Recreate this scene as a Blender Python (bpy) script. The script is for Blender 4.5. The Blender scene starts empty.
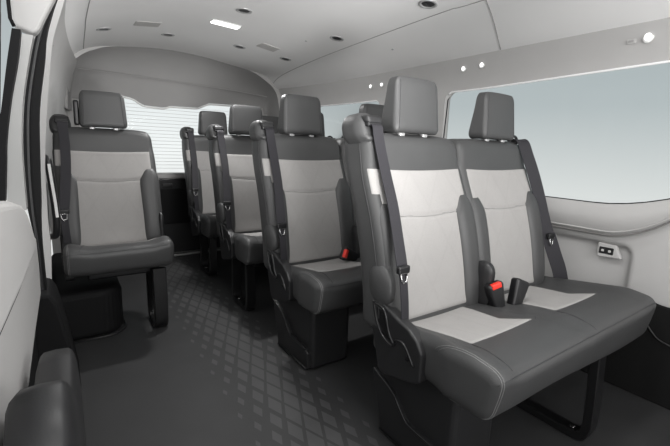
import bpy, bmesh, math
from mathutils import Vector, Matrix
from mathutils.bvhtree import BVHTree

SC = bpy.context.scene
COL = SC.collection

# ------------------------------------------------------------------ materials
def new_mat(name):
    m = bpy.data.materials.new(name); m.use_nodes = True
    nt = m.node_tree; b = nt.nodes['Principled BSDF']
    return m, nt, b

def simple(name, col, rough=.5, spec=.5, metal=0, bump=0, bscale=200, var=0, vscale=6, coat=0):
    m, nt, b = new_mat(name)
    b.inputs['Base Color'].default_value = (*col, 1)
    b.inputs['Roughness'].default_value = rough
    b.inputs['Specular IOR Level'].default_value = spec
    b.inputs['Metallic'].default_value = metal
    b.inputs['Coat Weight'].default_value = coat
    tc = nt.nodes.new('ShaderNodeTexCoord')
    if bump:
        n = nt.nodes.new('ShaderNodeTexNoise'); n.inputs['Scale'].default_value = bscale; n.inputs['Detail'].default_value = 3
        bp = nt.nodes.new('ShaderNodeBump'); bp.inputs['Strength'].default_value = bump; bp.inputs['Distance'].default_value = .002
        nt.links.new(tc.outputs['Object'], n.inputs['Vector']); nt.links.new(n.outputs['Fac'], bp.inputs['Height'])
        nt.links.new(bp.outputs['Normal'], b.inputs['Normal'])
    if var:
        n = nt.nodes.new('ShaderNodeTexNoise'); n.inputs['Scale'].default_value = vscale; n.inputs['Detail'].default_value = 4
        mp = nt.nodes.new('ShaderNodeMapRange'); mp.inputs[1].default_value = .3; mp.inputs[2].default_value = .7
        mp.inputs[3].default_value = 1 - var; mp.inputs[4].default_value = 1 + var
        mx = nt.nodes.new('ShaderNodeVectorMath'); mx.operation = 'SCALE'; mx.inputs[0].default_value = col
        nt.links.new(tc.outputs['Object'], n.inputs['Vector']); nt.links.new(n.outputs['Fac'], mp.inputs[0])
        nt.links.new(mp.outputs[0], mx.inputs['Scale']); nt.links.new(mx.outputs[0], b.inputs['Base Color'])
    return m

LEATHER = simple('dark_leather', (.050, .0503, .051), .47, .5, bump=.25, bscale=420, var=.05, vscale=8)
LEATHER2 = simple('darker_leather', (.017, .017, .018), .48, .4, bump=.08, bscale=420)
STITCH = simple('thread', (.20, .20, .20), .7)
SEAMM = simple('seam', (.035, .035, .037), .6)
BELT = simple('belt_webbing', (.023, .022, .026), .62, .3, bump=.5, bscale=900)
BLACK = simple('black_plastic', (.008, .008, .009), .38, .5, bump=.15, bscale=500)
GLOSS = simple('gloss_black_plastic', (.010, .010, .0105), .28, .5)
CHAR = simple('charcoal_plastic', (.017, .017, .018), .40, .5, bump=.2, bscale=500)
METAL = simple('brushed_metal', (.55, .55, .55), .25, .5, 1)
DMETAL = simple('dark_metal', (.012, .012, .013), .35, .5, 0)
RED = simple('red_button', (.75, .035, .02), .4)
RUBBER = simple('black_rubber', (.006, .006, .0065), .7, .2)
WALLM = simple('light_grey_trim', (.42, .414, .409), .55, .35, bump=.12, bscale=600, var=.02)
HEADER = simple('header_cloth', (.28, .276, .273), .8, .2, bump=.2, bscale=700, var=.02)
CEIL = simple('headliner', (.78, .775, .77), .85, .2, bump=.25, bscale=800, var=.02, vscale=3)
DOORT = simple('door_trim', (.46, .452, .446), .5, .4, bump=.1, bscale=500)
PAINT = simple('white_paint', (.36, .36, .355), .28, .5, coat=.4)
WHITEP = simple('white_plastic', (.70, .70, .69), .4)
GRILLE = simple('grille_cloth', (.50, .49, .48), .9, .1, bump=.5, bscale=1500)
SILVER = simple('vent_ring', (.42, .42, .42), .35, .5, .3)
DCARPET = simple('black_carpet', (.012, .012, .012), .9, .1, bump=.8, bscale=500)
LINER = simple('seam_line', (.30, .295, .29), .8)

def fabric():
    m, nt, b = new_mat('light_fabric'); L = nt.links; N = nt.nodes.new
    b.inputs['Roughness'].default_value = .85; b.inputs['Specular IOR Level'].default_value = .2
    tc = N('ShaderNodeTexCoord')
    def wave(rot, sc):
        mp = N('ShaderNodeMapping'); mp.inputs['Rotation'].default_value = rot
        w = N('ShaderNodeTexWave'); w.wave_type = 'BANDS'; w.inputs['Scale'].default_value = sc
        L.new(tc.outputs['Object'], mp.inputs[0]); L.new(mp.outputs[0], w.inputs['Vector']); return w
    def lines(w, lo):
        r = N('ShaderNodeMapRange'); r.inputs[1].default_value = lo; r.inputs[2].default_value = 1
        L.new(w.outputs['Fac'], r.inputs[0]); return r
    # broad diagonal facets printed on the cloth
    a = lines(wave((0, math.radians(28), 0), 2.1), .975); c = lines(wave((0, math.radians(-34), 0), 2.6), .975)
    mxx = N('ShaderNodeMath'); mxx.operation = 'MAXIMUM'; L.new(a.outputs[0], mxx.inputs[0]); L.new(c.outputs[0], mxx.inputs[1])
    v = N('ShaderNodeTexVoronoi'); v.inputs['Scale'].default_value = 260; L.new(tc.outputs['Object'], v.inputs['Vector'])
    vr = N('ShaderNodeMapRange'); vr.inputs[1].default_value = .0; vr.inputs[2].default_value = .35; vr.inputs[3].default_value = .82; vr.inputs[4].default_value = 1
    L.new(v.outputs['Distance'], vr.inputs[0])
    nz = N('ShaderNodeTexNoise'); nz.inputs['Scale'].default_value = 14; L.new(tc.outputs['Object'], nz.inputs['Vector'])
    nr = N('ShaderNodeMapRange'); nr.inputs[3].default_value = .94; nr.inputs[4].default_value = 1.06; L.new(nz.outputs['Fac'], nr.inputs[0])
    lr = N('ShaderNodeMapRange'); lr.inputs[3].default_value = 1; lr.inputs[4].default_value = .975; L.new(mxx.outputs[0], lr.inputs[0])
    m1 = N('ShaderNodeMath'); m1.operation = 'MULTIPLY'; L.new(vr.outputs[0], m1.inputs[0]); L.new(nr.outputs[0], m1.inputs[1])
    m2 = N('ShaderNodeMath'); m2.operation = 'MULTIPLY'; L.new(m1.outputs[0], m2.inputs[0]); L.new(lr.outputs[0], m2.inputs[1])
    sc = N('ShaderNodeVectorMath'); sc.operation = 'SCALE'; sc.inputs[0].default_value = (.312, .303, .296)
    L.new(m2.outputs[0], sc.inputs['Scale']); L.new(sc.outputs[0], b.inputs['Base Color'])
    bp = N('ShaderNodeBump'); bp.inputs['Strength'].default_value = .25; bp.inputs['Distance'].default_value = .001
    L.new(m2.outputs[0], bp.inputs['Height']); L.new(bp.outputs['Normal'], b.inputs['Normal'])
    return m
FABRIC = fabric()

def glass(name, tint, refl=1.0):
    m = bpy.data.materials.new(name); m.use_nodes = True; nt = m.node_tree; nt.nodes.clear(); N = nt.nodes.new
    o = N('ShaderNodeOutputMaterial'); t = N('ShaderNodeBsdfTransparent'); g = N('ShaderNodeBsdfGlossy'); mx = N('ShaderNodeMixShader')
    f = N('ShaderNodeFresnel'); f.inputs['IOR'].default_value = 1.25
    t.inputs['Color'].default_value = (*tint, 1); g.inputs['Roughness'].default_value = .02; g.inputs['Color'].default_value = (refl, refl, refl, 1)
    nt.links.new(f.outputs[0], mx.inputs[0]); nt.links.new(t.outputs[0], mx.inputs[1]); nt.links.new(g.outputs[0], mx.inputs[2]); nt.links.new(mx.outputs[0], o.inputs[0])
    return m
GLASS = glass('window_glass', (.95, .97, .97), .2)

def emit(name, col, s):
    m, nt, b = new_mat(name)
    b.inputs['Base Color'].default_value = (.8, .8, .8, 1)
    b.inputs['Emission Color'].default_value = (*col, 1); b.inputs['Emission Strength'].default_value = s
    return m
LAMP = emit('lit_lamp', (1, .99, .97), 3.0)
LAMP2 = emit('reading_lamp', (1, .99, .98), 1.3)

def floor_mat():
    """dark vinyl with a printed band of light slanted cells running down the aisle, cells shrinking to the band's edges"""
    m, nt, b = new_mat('aisle_vinyl'); L = nt.links; N = nt.nodes.new
    def M(op, a, c=None):
        n = N('ShaderNodeMath'); n.operation = op
        for i, v in enumerate((a, c)):
            if v is None: continue
            if isinstance(v, (int, float)): n.inputs[i].default_value = v
            else: L.new(v, n.inputs[i])
        return n.outputs[0]
    tc = N('ShaderNodeTexCoord'); s = N('ShaderNodeSeparateXYZ'); L.new(tc.outputs['Object'], s.inputs[0])
    ax, ay, bx, by = .066, -.006, -.034, -.0775
    det = ax * by - ay * bx
    X = M('ADD', s.outputs[0], .383); Y = M('SUBTRACT', s.outputs[1], .539)
    U = M('ADD', M('MULTIPLY', X, by / det), M('MULTIPLY', Y, -bx / det))
    V = M('ADD', M('MULTIPLY', X, -ay / det), M('MULTIPLY', Y, ax / det))
    cu = M('ROUND', U); cv = M('ROUND', V)
    V = M('SUBTRACT', V, U)
    fu = M('ABSOLUTE', M('SUBTRACT', M('FRACT', M('ADD', U, 100.5)), .5))
    fv = M('ABSOLUTE', M('SUBTRACT', M('FRACT', M('ADD', V, 100.5)), .5))
    # centre of the cell this point lies in, so a whole cell shares one size
    cv = M('ADD', M('ROUND', V), cu)
    cx = M('ADD', M('ADD', M('MULTIPLY', cu, ax), M('MULTIPLY', cv, bx)), -.383)
    dist = M('ABSOLUTE', M('ADD', cx, .365))
    r = N('ShaderNodeMapRange'); r.inputs[1].default_value = .03; r.inputs[2].default_value = .20; r.inputs[3].default_value = .425; r.inputs[4].default_value = .10
    L.new(dist, r.inputs[0])
    size = r.outputs[0]
    mk = M('MULTIPLY', M('LESS_THAN', fu, size), M('LESS_THAN', fv, size))
    mk = M('MULTIPLY', mk, M('LESS_THAN', dist, .19))
    n = N('ShaderNodeTexNoise'); n.inputs['Scale'].default_value = 900; L.new(tc.outputs['Object'], n.inputs['Vector'])
    n2 = N('ShaderNodeTexNoise'); n2.inputs['Scale'].default_value = 7; L.new(tc.outputs['Object'], n2.inputs['Vector'])
    g = M('ADD', M('MULTIPLY', n.outputs['Fac'], .5), M('MULTIPLY', n2.outputs['Fac'], .5))
    mx = N('ShaderNodeMix'); mx.data_type = 'RGBA'
    mx.inputs[6].default_value = (.037, .037, .038, 1); mx.inputs[7].default_value = (.064, .064, .065, 1); L.new(mk, mx.inputs[0])
    gr = N('ShaderNodeMapRange'); gr.inputs[1].default_value = .3; gr.inputs[2].default_value = .7; gr.inputs[3].default_value = .85; gr.inputs[4].default_value = 1.15; L.new(g, gr.inputs[0])
    sc = N('ShaderNodeVectorMath'); sc.operation = 'SCALE'; L.new(mx.outputs[2], sc.inputs[0]); L.new(gr.outputs[0], sc.inputs['Scale'])
    L.new(sc.outputs[0], b.inputs['Base Color']); b.inputs['Roughness'].default_value = .6; b.inputs['Specular IOR Level'].default_value = .35
    bp = N('ShaderNodeBump'); bp.inputs['Strength'].default_value = .2; bp.inputs['Distance'].default_value = .001
    L.new(n.outputs['Fac'], bp.inputs['Height']); L.new(bp.outputs['Normal'], b.inputs['Normal'])
    return m
FLOORM = floor_mat()

# ------------------------------------------------------------------ helpers
def link(name, me, mat, parent=None, loc=None):
    o = bpy.data.objects.new(name, me); COL.objects.link(o)
    if mat and not me.materials: me.materials.append(mat)
    if parent: o.parent = parent
    if loc: o.location = loc
    return o

def bm_mesh(bm, smooth=True, name='m'):
    bmesh.ops.recalc_face_normals(bm, faces=bm.faces)
    me = bpy.data.meshes.new(name); bm.to_mesh(me); bm.free()
    if smooth:
        for p in me.polygons: p.use_smooth = True
    return me

def axis(h, r, n):
    t = [math.tan(math.radians(a)) for a in (45, 33.75, 22.5, 11.25)]
    a = [h - r + r * k for k in t]
    inner = [-(h - r) + 2 * (h - r) * i / n for i in range(n + 1)]
    return [-v for v in a] + inner + a[::-1]

def pad_bm(bm, c, h, r, n=(6, 4, 6), deform=None):
    """rounded cushion: half sizes h, edge radii r, then bent by deform"""
    A = [axis(h[i], r[i], n[i]) for i in range(3)]
    vd = {}
    def vert(i, j, k):
        key = (i, j, k)
        if key in vd: return vd[key]
        p = [A[0][i], A[1][j], A[2][k]]
        e = [max(0, (abs(p[a]) - (h[a] - r[a])) / r[a]) * (1 if p[a] >= 0 else -1) for a in range(3)]
        q = [max(-(h[a] - r[a]), min(h[a] - r[a], p[a])) for a in range(3)]
        l = math.sqrt(sum(x * x for x in e)) or 1
        P = Vector([q[a] + e[a] / l * r[a] + c[a] for a in range(3)])
        if deform: P = Vector(deform(P))
        vd[key] = bm.verts.new(P); return vd[key]
    I, J, K = (len(a) - 1 for a in A)
    for i in range(I):
        for j in range(J):
            for k in (0, K): bm.faces.new([vert(i, j, k), vert(i + 1, j, k), vert(i + 1, j + 1, k), vert(i, j + 1, k)])
    for i in range(I):
        for k in range(K):
            for j in (0, J): bm.faces.new([vert(i, j, k), vert(i + 1, j, k), vert(i + 1, j, k + 1), vert(i, j, k + 1)])
    for j in range(J):
        for k in range(K):
            for i in (0, I): bm.faces.new([vert(i, j, k), vert(i, j + 1, k), vert(i, j + 1, k + 1), vert(i, j, k + 1)])

def pad(c, h, r, n=(6, 4, 6), deform=None):
    bm = bmesh.new(); pad_bm(bm, c, h, r, n, deform); return bm_mesh(bm)

def spline(pts, n):
    """Catmull-Rom through pts"""
    P = [Vector(p) for p in pts]; P = [2 * P[0] - P[1]] + P + [2 * P[-1] - P[-2]]; out = []
    for i in range(1, len(P) - 2):
        for s in range(n):
            t = s / n; a, b, c, d = P[i - 1], P[i], P[i + 1], P[i + 2]
            out.append(.5 * ((2 * b) + (c - a) * t + (2 * a - 5 * b + 4 * c - d) * t * t + (3 * b - a - 3 * c + d) * t ** 3))
    out.append(P[-2]); return out

def tube_bm(bm, pts, r, seg=8, closed=False, cap=True):
    P = [Vector(p) for p in pts]; n = len(P); rings = []
    nrm = None
    for i in range(n):
        if closed: t = P[(i + 1) % n] - P[i - 1]
        else: t = P[min(i + 1, n - 1)] - P[max(i - 1, 0)]
        t.normalize()
        if nrm is None: nrm = t.orthogonal().normalized()
        else: nrm = (nrm - t * nrm.dot(t)).normalized()
        b = t.cross(nrm)
        rings.append([bm.verts.new(P[i] + (nrm * math.cos(2 * math.pi * k / seg) + b * math.sin(2 * math.pi * k / seg)) * r) for k in range(seg)])
    m = n if closed else n - 1
    for i in range(m):
        A, B = rings[i], rings[(i + 1) % n]
        off = 0
        if closed and i == n - 1:
            off = min(range(seg), key=lambda o: (A[0].co - B[o].co).length)
        for k in range(seg):
            try: bm.faces.new([A[k], A[(k + 1) % seg], B[(k + 1 + off) % seg], B[(k + off) % seg]])
            except ValueError: pass
    if cap and not closed:
        bm.faces.new(rings[0][::-1]); bm.faces.new(rings[-1])

def tube(pts, r, seg=8, closed=False):
    bm = bmesh.new(); tube_bm(bm, pts, r, seg, closed); return bm_mesh(bm)

def ribbon(pts, w, th, wdir=(1, 0, 0), ws=None):
    """flat strap following pts"""
    bm = bmesh.new(); rings = []
    for i, p in enumerate(pts):
        t = (pts[min(i + 1, len(pts) - 1)] - pts[max(i - 1, 0)]).normalized()
        W = Vector(wdir); W = (W - t * W.dot(t)).normalized(); nn = t.cross(W)
        k = (ws[i] if ws else w) / 2
        rings.append([bm.verts.new(p + W * a + nn * b) for a, b in ((-k, -th / 2), (k, -th / 2), (k, th / 2), (-k, th / 2))])
    for A, B in zip(rings, rings[1:]):
        for k in range(4): bm.faces.new([A[k], A[(k + 1) % 4], B[(k + 1) % 4], B[k]])
    bm.faces.new(rings[0][::-1]); bm.faces.new(rings[-1])
    return bm_mesh(bm, False)

def prism(poly, ax, a, b, bev=.004, seg=2):
    """outline poly in the plane across axis ax, from a to b"""
    bm = bmesh.new(); f = []
    for v in (a, b):
        f.append([bm.verts.new({0: (v, p[0], p[1]), 1: (p[0], v, p[1]), 2: (p[0], p[1], v)}[ax]) for p in poly])
    bm.faces.new(f[0]); bm.faces.new(f[1][::-1]); n = len(poly)
    for i in range(n): bm.faces.new([f[0][i], f[0][(i + 1) % n], f[1][(i + 1) % n], f[1][i]])
    bmesh.ops.recalc_face_normals(bm, faces=bm.faces)
    if bev: bmesh.ops.bevel(bm, geom=list(bm.edges), offset=bev, segments=seg, affect='EDGES', profile=.5)
    return bm_mesh(bm, False)

def grid_mesh(rows, smooth=True, close=False):
    bm = bmesh.new(); V = [[bm.verts.new(p) for p in r] for r in rows]
    for A, B in zip(V, V[1:]):
        for i in range(len(A) - 1): bm.faces.new([A[i], A[i + 1], B[i + 1], B[i]])
    me = bpy.data.meshes.new('g'); bm.to_mesh(me); bm.free()
    if smooth:
        for p in me.polygons: p.use_smooth = True
    return me

def join_bm(fns):
    bm = bmesh.new()
    for f in fns: f(bm)
    return bm_mesh(bm)

def bvh(me):
    return BVHTree.FromPolygons([v.co for v in me.vertices], [tuple(p.vertices) for p in me.polygons])

def drape(tree, o, d, off):
    h = tree.ray_cast(Vector(o), Vector(d).normalized())
    if h[0] is None: return None
    n = h[1]
    if n.dot(Vector(d)) > 0: n = -n
    return h[0] + n * off

def lerp(a, b, t): return a + (b - a) * t
def interp(x, X, Z):
    if x <= X[0]: return Z[0]
    for i in range(1, len(X)):
        if x <= X[i]: return lerp(Z[i - 1], Z[i], (x - X[i - 1]) / (X[i] - X[i - 1]))
    return Z[-1]
def smooth(a, b, x):
    t = max(0, min(1, (x - a) / (b - a))); return t * t * (3 - 2 * t)

def tag(o, label=None, cat=None, group=None, kind=None):
    if label: o['label'] = label
    if cat: o['category'] = cat
    if group: o['group'] = group
    if kind: o['kind'] = kind
    return o
def empty(name, loc, rz=0):
    o = bpy.data.objects.new(name, None); COL.objects.link(o); o.location = loc; o.rotation_euler = (0, 0, rz); o.empty_display_size = .1
    return o
def struct(name, me, mat, label=None):
    o = link(name, me, mat); o['kind'] = 'structure'
    if label: o['label'] = label
    return o

# ------------------------------------------------------------------ the seat
ZF = [.36, .42, .50, .60, .68, .76, .84, .90, .96, 1.02]
YF = [-.080, -.078, -.070, -.050, -.030, -.004, .030, .055, .072, .086]
def F(z): return interp(z, ZF, YF)
def Fs(z): return (F(z - .03) + F(z) * 2 + F(z + .03)) / 4

def back_def(P):
    x, y, z = P
    t = abs(x) / .232
    w = lerp(1.0, .965, smooth(.84, 1.0, z))
    yy = (y if y < 0 else y * 1.5) + Fs(z) + .055
    if y < 0:
        yy += .010 * (1 - min(1, t) ** 2) * smooth(.40, .5, z) * (1 - smooth(.86, 1.0, z))
    zz = z - (.016 * t ** 5 if z > .9 else 0) + (.004 if z > .97 else 0)
    return (x * w, yy, zz)

def back_mesh(): return pad((0, 0, .695), (.232, .056, .315), (.030, .030, .040), (14, 4, 22), back_def)

def bolster_mesh(s):
    def d(P):
        x, y, z = P
        inner = .140 - .004 * smooth(.5, .75, z)
        u = (x - .185) / .045                       # -1 inner .. 1 outer
        X = lerp(inner, .236 if s > 0 else .223, (u + 1) / 2)
        if z > .72: X = lerp(X, .236 if s > 0 else .223, .22 * smooth(.73, .815, z) * (1 - u) / 2)
        Y = Fs(z) + (.036 if s > 0 else .042) + y
        return (s * X, Y, z)
    return pad((.185, 0, .600), (.045, .050, .215), (.036, .024, .075), (8, 4, 18), d)

def head_def(P):
    x, y, z = P
    t = (z - 1.018) / .175
    w = lerp(1.02, .93, t)
    d = lerp(.092, .048, smooth(-.2, 1.1, t))
    u = (y + .05) / .10
    front = lerp(.066, .086, t) - .006 * (1 - min(1, abs(x) / .125) ** 2) * 0 + .006 * (abs(x) / .12) ** 2
    return (x * w, front + u * d, z - .006 * (abs(x) / .12) ** 4)
def head_mesh(): return pad((0, 0, 1.108), (.108, .05, .091), (.020, .018, .030), (8, 4, 8), head_def)

def cush_def(x0, x1, units):
    def d(P):
        x, y, z = P
        zz = z
        top = smooth(.30, .44, z)
        zz -= .15 * max(0, y + .36) * (.35 + .65 * top)
        side = min(abs(x - x0), abs(x - x1))
        up = 1 - smooth(.03, .105, side)
        zz += .014 * top * up
        for c in units:
            zz -= .010 * top * (1 - min(1, abs(x - c) / .2) ** 2) * smooth(-.44, -.30, y) * .8
        if len(units) > 1:
            m = (units[0] + units[1]) / 2
            zz -= .007 * top * math.exp(-((x - m) / .02) ** 2)
        zz += .010 * (1 - smooth(-.46, -.36, y)) * top * -1
        yy = y + (.03 * (1 - smooth(.27, .45, z)) if y < -.3 else 0)
        if len(units) > 1: zz -= .030 * (1 - top) * smooth(0, .6, x)
        xx = x + .026 * smooth(-.33, -.22, y) * (1 - smooth(x0, x0 + .12, x))
        return (xx, yy, zz)
    return d
def cush_mesh(x0, x1, units):
    cx, hx = (x0 + x1) / 2, (x1 - x0) / 2
    return pad((cx, -.222, .391 if len(units) > 1 else .398), (hx, .243, .071 if len(units) > 1 else .064), (.028, .038, .036), (int(hx * 70), 16, 4), cush_def(x0, x1, units))

CACHE = {}
def simple_once(n, c): return cached('mat' + n, lambda: simple(n, c, .8))
def lin_space(a, b, n): return [a + (b - a) * i / n for i in range(n + 1)]
def cached(k, f):
    if k not in CACHE: CACHE[k] = f()
    return CACHE[k]

def insert_back(tree):
    rows = []; nx, nz = 34, 70
    for j in range(nz + 1):
        v = j / nz; row = []
        for i in range(nx + 1):
            u = i / nx; x = lerp(-.209, .211, u)
            ztop = .902 - .006 * (1 - (x / .2) ** 2)
            z = lerp(.425, ztop, v)
            zs = .757 - .013 * (1 - min(1, abs(x) / .17) ** 2)
            off = .0035 - .0045 * math.exp(-((z - zs) / .0045) ** 2)
            ed = min(i, nx - i, j, nz - j)
            if ed == 0: off = -.003
            elif ed == 1: off = min(off, .0022)
            p = drape(tree, (x, -1, z), (0, 1, 0), off)
            row.append(p)
        rows.append(row)
    return grid_mesh(rows)

def insert_seat(tree, c):
    rows = []
    prof = [(-.02, -.150, .150), (-.12, -.145, .140), (-.235, -.134, .118), (-.312, -.142, .182)]
    K = []
    for a, b in zip(prof, prof[1:]):
        n = 10
        for s in range(n): K.append([lerp(a[q], b[q], s / n) for q in range(3)])
    K.append(list(prof[-1])); nx = 26
    for j, (y, xl, xr) in enumerate(K):
        row = []
        for i in range(nx + 1):
            x = lerp(xl, xr, i / nx)
            ed = min(i, nx - i, len(K) - 1 - j)
            off = -.003 if ed == 0 else (.002 if ed == 1 else .0032)
            row.append(drape(tree, (c + x, y, 1), (0, 0, -1), off))
        rows.append(row)
    return grid_mesh(rows)

def seam_on(tree, pts, r=.0013, off=.0006, dirs=None, dash=None):
    bm = bmesh.new(); out = []
    for i, p in enumerate(pts):
        d = Vector(dirs(i) if callable(dirs) else dirs)
        o = Vector(p) - d.normalized() * .5
        q = drape(tree, o, d, off)
        if q: out.append(q)
    if dash:
        for i in range(0, len(out) - 1, 2): tube_bm(bm, [out[i], out[i + 1]], r, 5)
    else: tube_bm(bm, out, r, 6)
    return bm_mesh(bm)

def lin(a, b, n): return [Vector(a).lerp(Vector(b), i / n) for i in range(n + 1)]

def seat_unit(root, c, side, end):
    """back, headrest, belt of one place; side -1: belt on the low-x side"""
    bk = link('backrest', cached('back', back_mesh), LEATHER, root, (c, 0, 0))
    tree = cached('backtree', lambda: bvh(CACHE['back']))
    ins = link('fabric_insert', cached('insb', lambda: insert_back(tree)), FABRIC, bk)
    ins['label'] = 'light grey patterned cloth panel'
    cached('insbt', lambda: bvh(CACHE['insb']))
    for s in (-1, 1):
        link('side_bolster', cached('bol%d' % s, lambda: bolster_mesh(s)), LEATHER, bk)
    pip = []
    for s in (-1, 1):
        pip.append([(s, Fs(z) + .036, z) for z in lin_space(.44, .985, 40)] )
    def piping(p):
        bm = bmesh.new(); q = [drape(tree, v, (-v[0], 0, 0), .0003) for v in p]; tube_bm(bm, [v for v in q if v], .0018, 6)
        return bm_mesh(bm)
    for i, p in enumerate(pip): link('piping', cached('piping%d' % i, lambda: piping(p)), SEAMM, bk)
    link('seam', cached('bseam', lambda: tube([v for v in [drape(CACHE['insbt'], (x, -1, .757 - .013 * (1 - min(1, abs(x) / .17) ** 2)), (0, 1, 0), .0006) for x in lin_space(-.175, .175, 40)] if v], .0016, 6)), simple_once('cloth_seam', (.27, .265, .26)), bk)
    hd = link('headrest', cached('head', head_mesh), LEATHER, root, (c + (.026 if side > 0 else 0), 0, 0))
    ht = cached('headtree', lambda: bvh(CACHE['head']))
    def hs(s):
        bm = bmesh.new()
        q = [drape(ht, (s * lerp(.092, .083, t / 20), -1, lerp(1.03, 1.185, t / 20)), (0, 1, 0), .0003) for t in range(21)]
        tube_bm(bm, [v for v in q if v], .0012, 5)
        return bm_mesh(bm)
    for s in (-1, 1): link('stitching', cached('headst%d' % s, lambda: hs(s)), SEAMM, hd)
    def post(s): return tube([(s * .055, .118, .975), (s * .055, .112, 1.05)], .007, 10)
    for s in (-1, 1):
        link('headrest_post', cached('post%d' % s, lambda: post(s)), METAL, hd)
        link('post_guide', cached('pg%d' % s, lambda: pad((s * .055, .104, 1.012), (.014, .012, .008), (.008, .008, .005), (1, 1, 1))), SILVER, hd)
    sx = -1 if side < 0 else 1
    if side < 0:
        def tagm():
            rows = []
            for j in range(13):
                z = lerp(.818, .902, j / 12); row = []
                for i in range(9):
                    t = lerp(-.004, .036, i / 8); e_ = min(i, 8 - i, j, 12 - j)
                    o_ = Vector((-.228, Fs(z) + .008, z)) + Vector((.78, -.62, 0)) * t - Vector((.62, .78, 0)) * .3
                    row.append(drape(tree, o_, (.62, .78, 0), -.002 if e_ == 0 else .0018))
                rows.append(row)
            return grid_mesh(rows)
        link('edge_strip', cached('tagm', tagm), FABRIC, bk)['label'] = 'pale cloth strip on the edge of the backrest'
    if side < 0:
        def hood():
            def d(P):
                x, y, z = P
                t = (z - 1.02) / .05
                return (x * 1 + 0, y + .02 * (z - 1.0) / .06 - (.012 if z < 1.0 and y < .1 else 0), z + .012 * (1 - ((x + .186) / .05) ** 2) * max(0, t) - .10 * max(0, y - .12))
            return pad((-.190, .148, 1.018), (.046, .060, .046), (.030, .040, .038), (4, 4, 4), d)
        g = link('belt_guide', cached('hood', hood), LEATHER, root, (c, 0, 0))
        link('belt_slot', cached('slot', lambda: pad((-.184, .094, 1.036), (.030, .010, .008), (.006, .006, .006), (2, 1, 1))), BLACK, g)
        link('guide_cap', cached('gcap', lambda: pad((-.184, .104, 1.052), (.032, .018, .013), (.012, .012, .008), (2, 2, 2), lambda P: (P[0], P[1] + .5 * (P[2] - 1.052), P[2]))), CHAR, g)
        path = [(-.183, .092, 1.040), (-.182, .076, 1.028), (-.181, .070, 1.0), (-.179, .054, .95), (-.180, .024, .88), (-.186, -.022, .79), (-.198, -.068, .69), (-.208, -.102, .615)]
        low = [(-.210, -.102, .615), (-.208, -.118, .54), (-.204, -.124, .46), (-.203, -.125, .40)]
    else:
        def ring():
            return tube([(.205 + .030 * math.cos(a), .125, 1.005 + .032 * math.sin(a)) for a in [math.pi * 1.0 * k / 12 for k in range(13)]], .006, 8)
        link('belt_guide', cached('ring', ring), BLACK, root, (c, 0, 0))
        path = [(.190, .130, 1.006), (.192, .100, 1.022), (.194, .072, 1.010), (.200, .050, .96), (.214, .020, .88), (.226, -.010, .79), (.238, -.040, .69), (.248, -.064, .62)]
        low = [(.250, -.066, .62), (.270, -.088, .54), (.292, -.108, .47), (.310, -.122, .395)]
    def bl(pp, w): return ribbon(spline(pp, 8), w, .0024)
    bt = link('seat_belt', cached('belt%d' % sx, lambda: ribbon(spline(path + low[1:], 8), (.052), .0024, (1, 0, 0) if sx < 0 else (.88, -.47, 0), ws=[.042 if sx < 0 else .054] * (8 * (len(path) - 1)) + [(.064 if sx > 0 else .030)] * (8 * (len(low) - 1) + 1))), BELT, root, (c, 0, 0))
    e = Vector(low[0])
    def tongue():
        bm = bmesh.new(); pad_bm(bm, (e.x, e.y - .006, e.z), (.023, .008, .012), (.006, .005, .006), (2, 1, 1)); return bm_mesh(bm)
    link('tongue_cover', cached('tc%d' % sx, tongue), BLACK, bt)
    def plate():
        z = e.z; y = e.y - .010
        return tube([(e.x - .013, y, z - .010), (e.x + .013, y, z - .010), (e.x + .011, y - .002, z - .036), (e.x - .004, y - .002, z - .040), (e.x - .010, y - .002, z - .030)], .0032, 6, True)
    link('belt_tongue', cached('tp%d' % sx, plate), METAL, bt)

def join_ribbons(L):
    bm = bmesh.new()
    for pp, w in L:
        me = ribbon(spline(pp, 8), w, .0024); bm.from_mesh(me); bpy.data.meshes.remove(me)
    return bm_mesh(bm, False)

def side_cover(root, x, s):
    """recliner cover at the seat's end; s = -1 faces low x"""
    poly = [(.0, .490), (-.03, .505), (-.065, .490), (-.12, .468), (-.165, .455), (-.20, .432), (-.222, .40), (-.222, .315), (-.20, .300), (-.12, .278), (-.067, .265), (-.045, .275), (-.005, .40)]
    a, b = (x - .018, x + .02) if s < 0 else (x - .02, x + .022)
    k = 'sc%.3f' % x
    o = link('side_cover', cached(k, lambda: prism(poly, 0, a, b, .007, 3)), CHAR, root)
    xe = a - .001 if s < 0 else b + .001
    def lever():
        bm = bmesh.new()
        P = spline([(-.010, xe, .490), (-.016, xe, .47), (-.030, xe, .430), (-.060, xe, .392), (-.105, xe, .378), (-.122, xe, .402), (-.155, xe, .402), (-.196, xe, .352)], 5)
        tube_bm(bm, [(q.y, q.x, q.z) for q in P], .0042, 8)
        P = spline([(-.016, xe, .486), (-.055, xe, .480), (-.072, xe, .455), (-.088, xe, .412), (-.112, xe, .384)], 5)
        tube_bm(bm, [(q.y, q.x, q.z) for q in P], .0048, 8)
        return bm_mesh(bm)
    link('recline_lever', cached(k + 'l', lever), GLOSS, o)
    link('recess', cached(k + 'r', lambda: prism([(-.022, .476), (-.052, .472), (-.078, .420), (-.098, .386), (-.064, .398), (-.036, .432)], 0, xe - .0005, xe + .004, .001, 1)), RUBBER, o)
    link('cover_screw', cached(k + 's', lambda: pad((xe, -.17, .365), (.003, .006, .006), (.002, .005, .005), (1, 1, 1))), RUBBER, o)
    def hinge():
        def d(P):
            q = P.copy(); q.y += .12 * (P.z - .548); return q
        return pad((x + (-.004 if s < 0 else .004), -.028, .548), (.024, .052, .064), (.018, .050, .055), (2, 4, 4), d)
    link('hinge_cap', cached(k + 'h', hinge), LEATHER, root)

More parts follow.
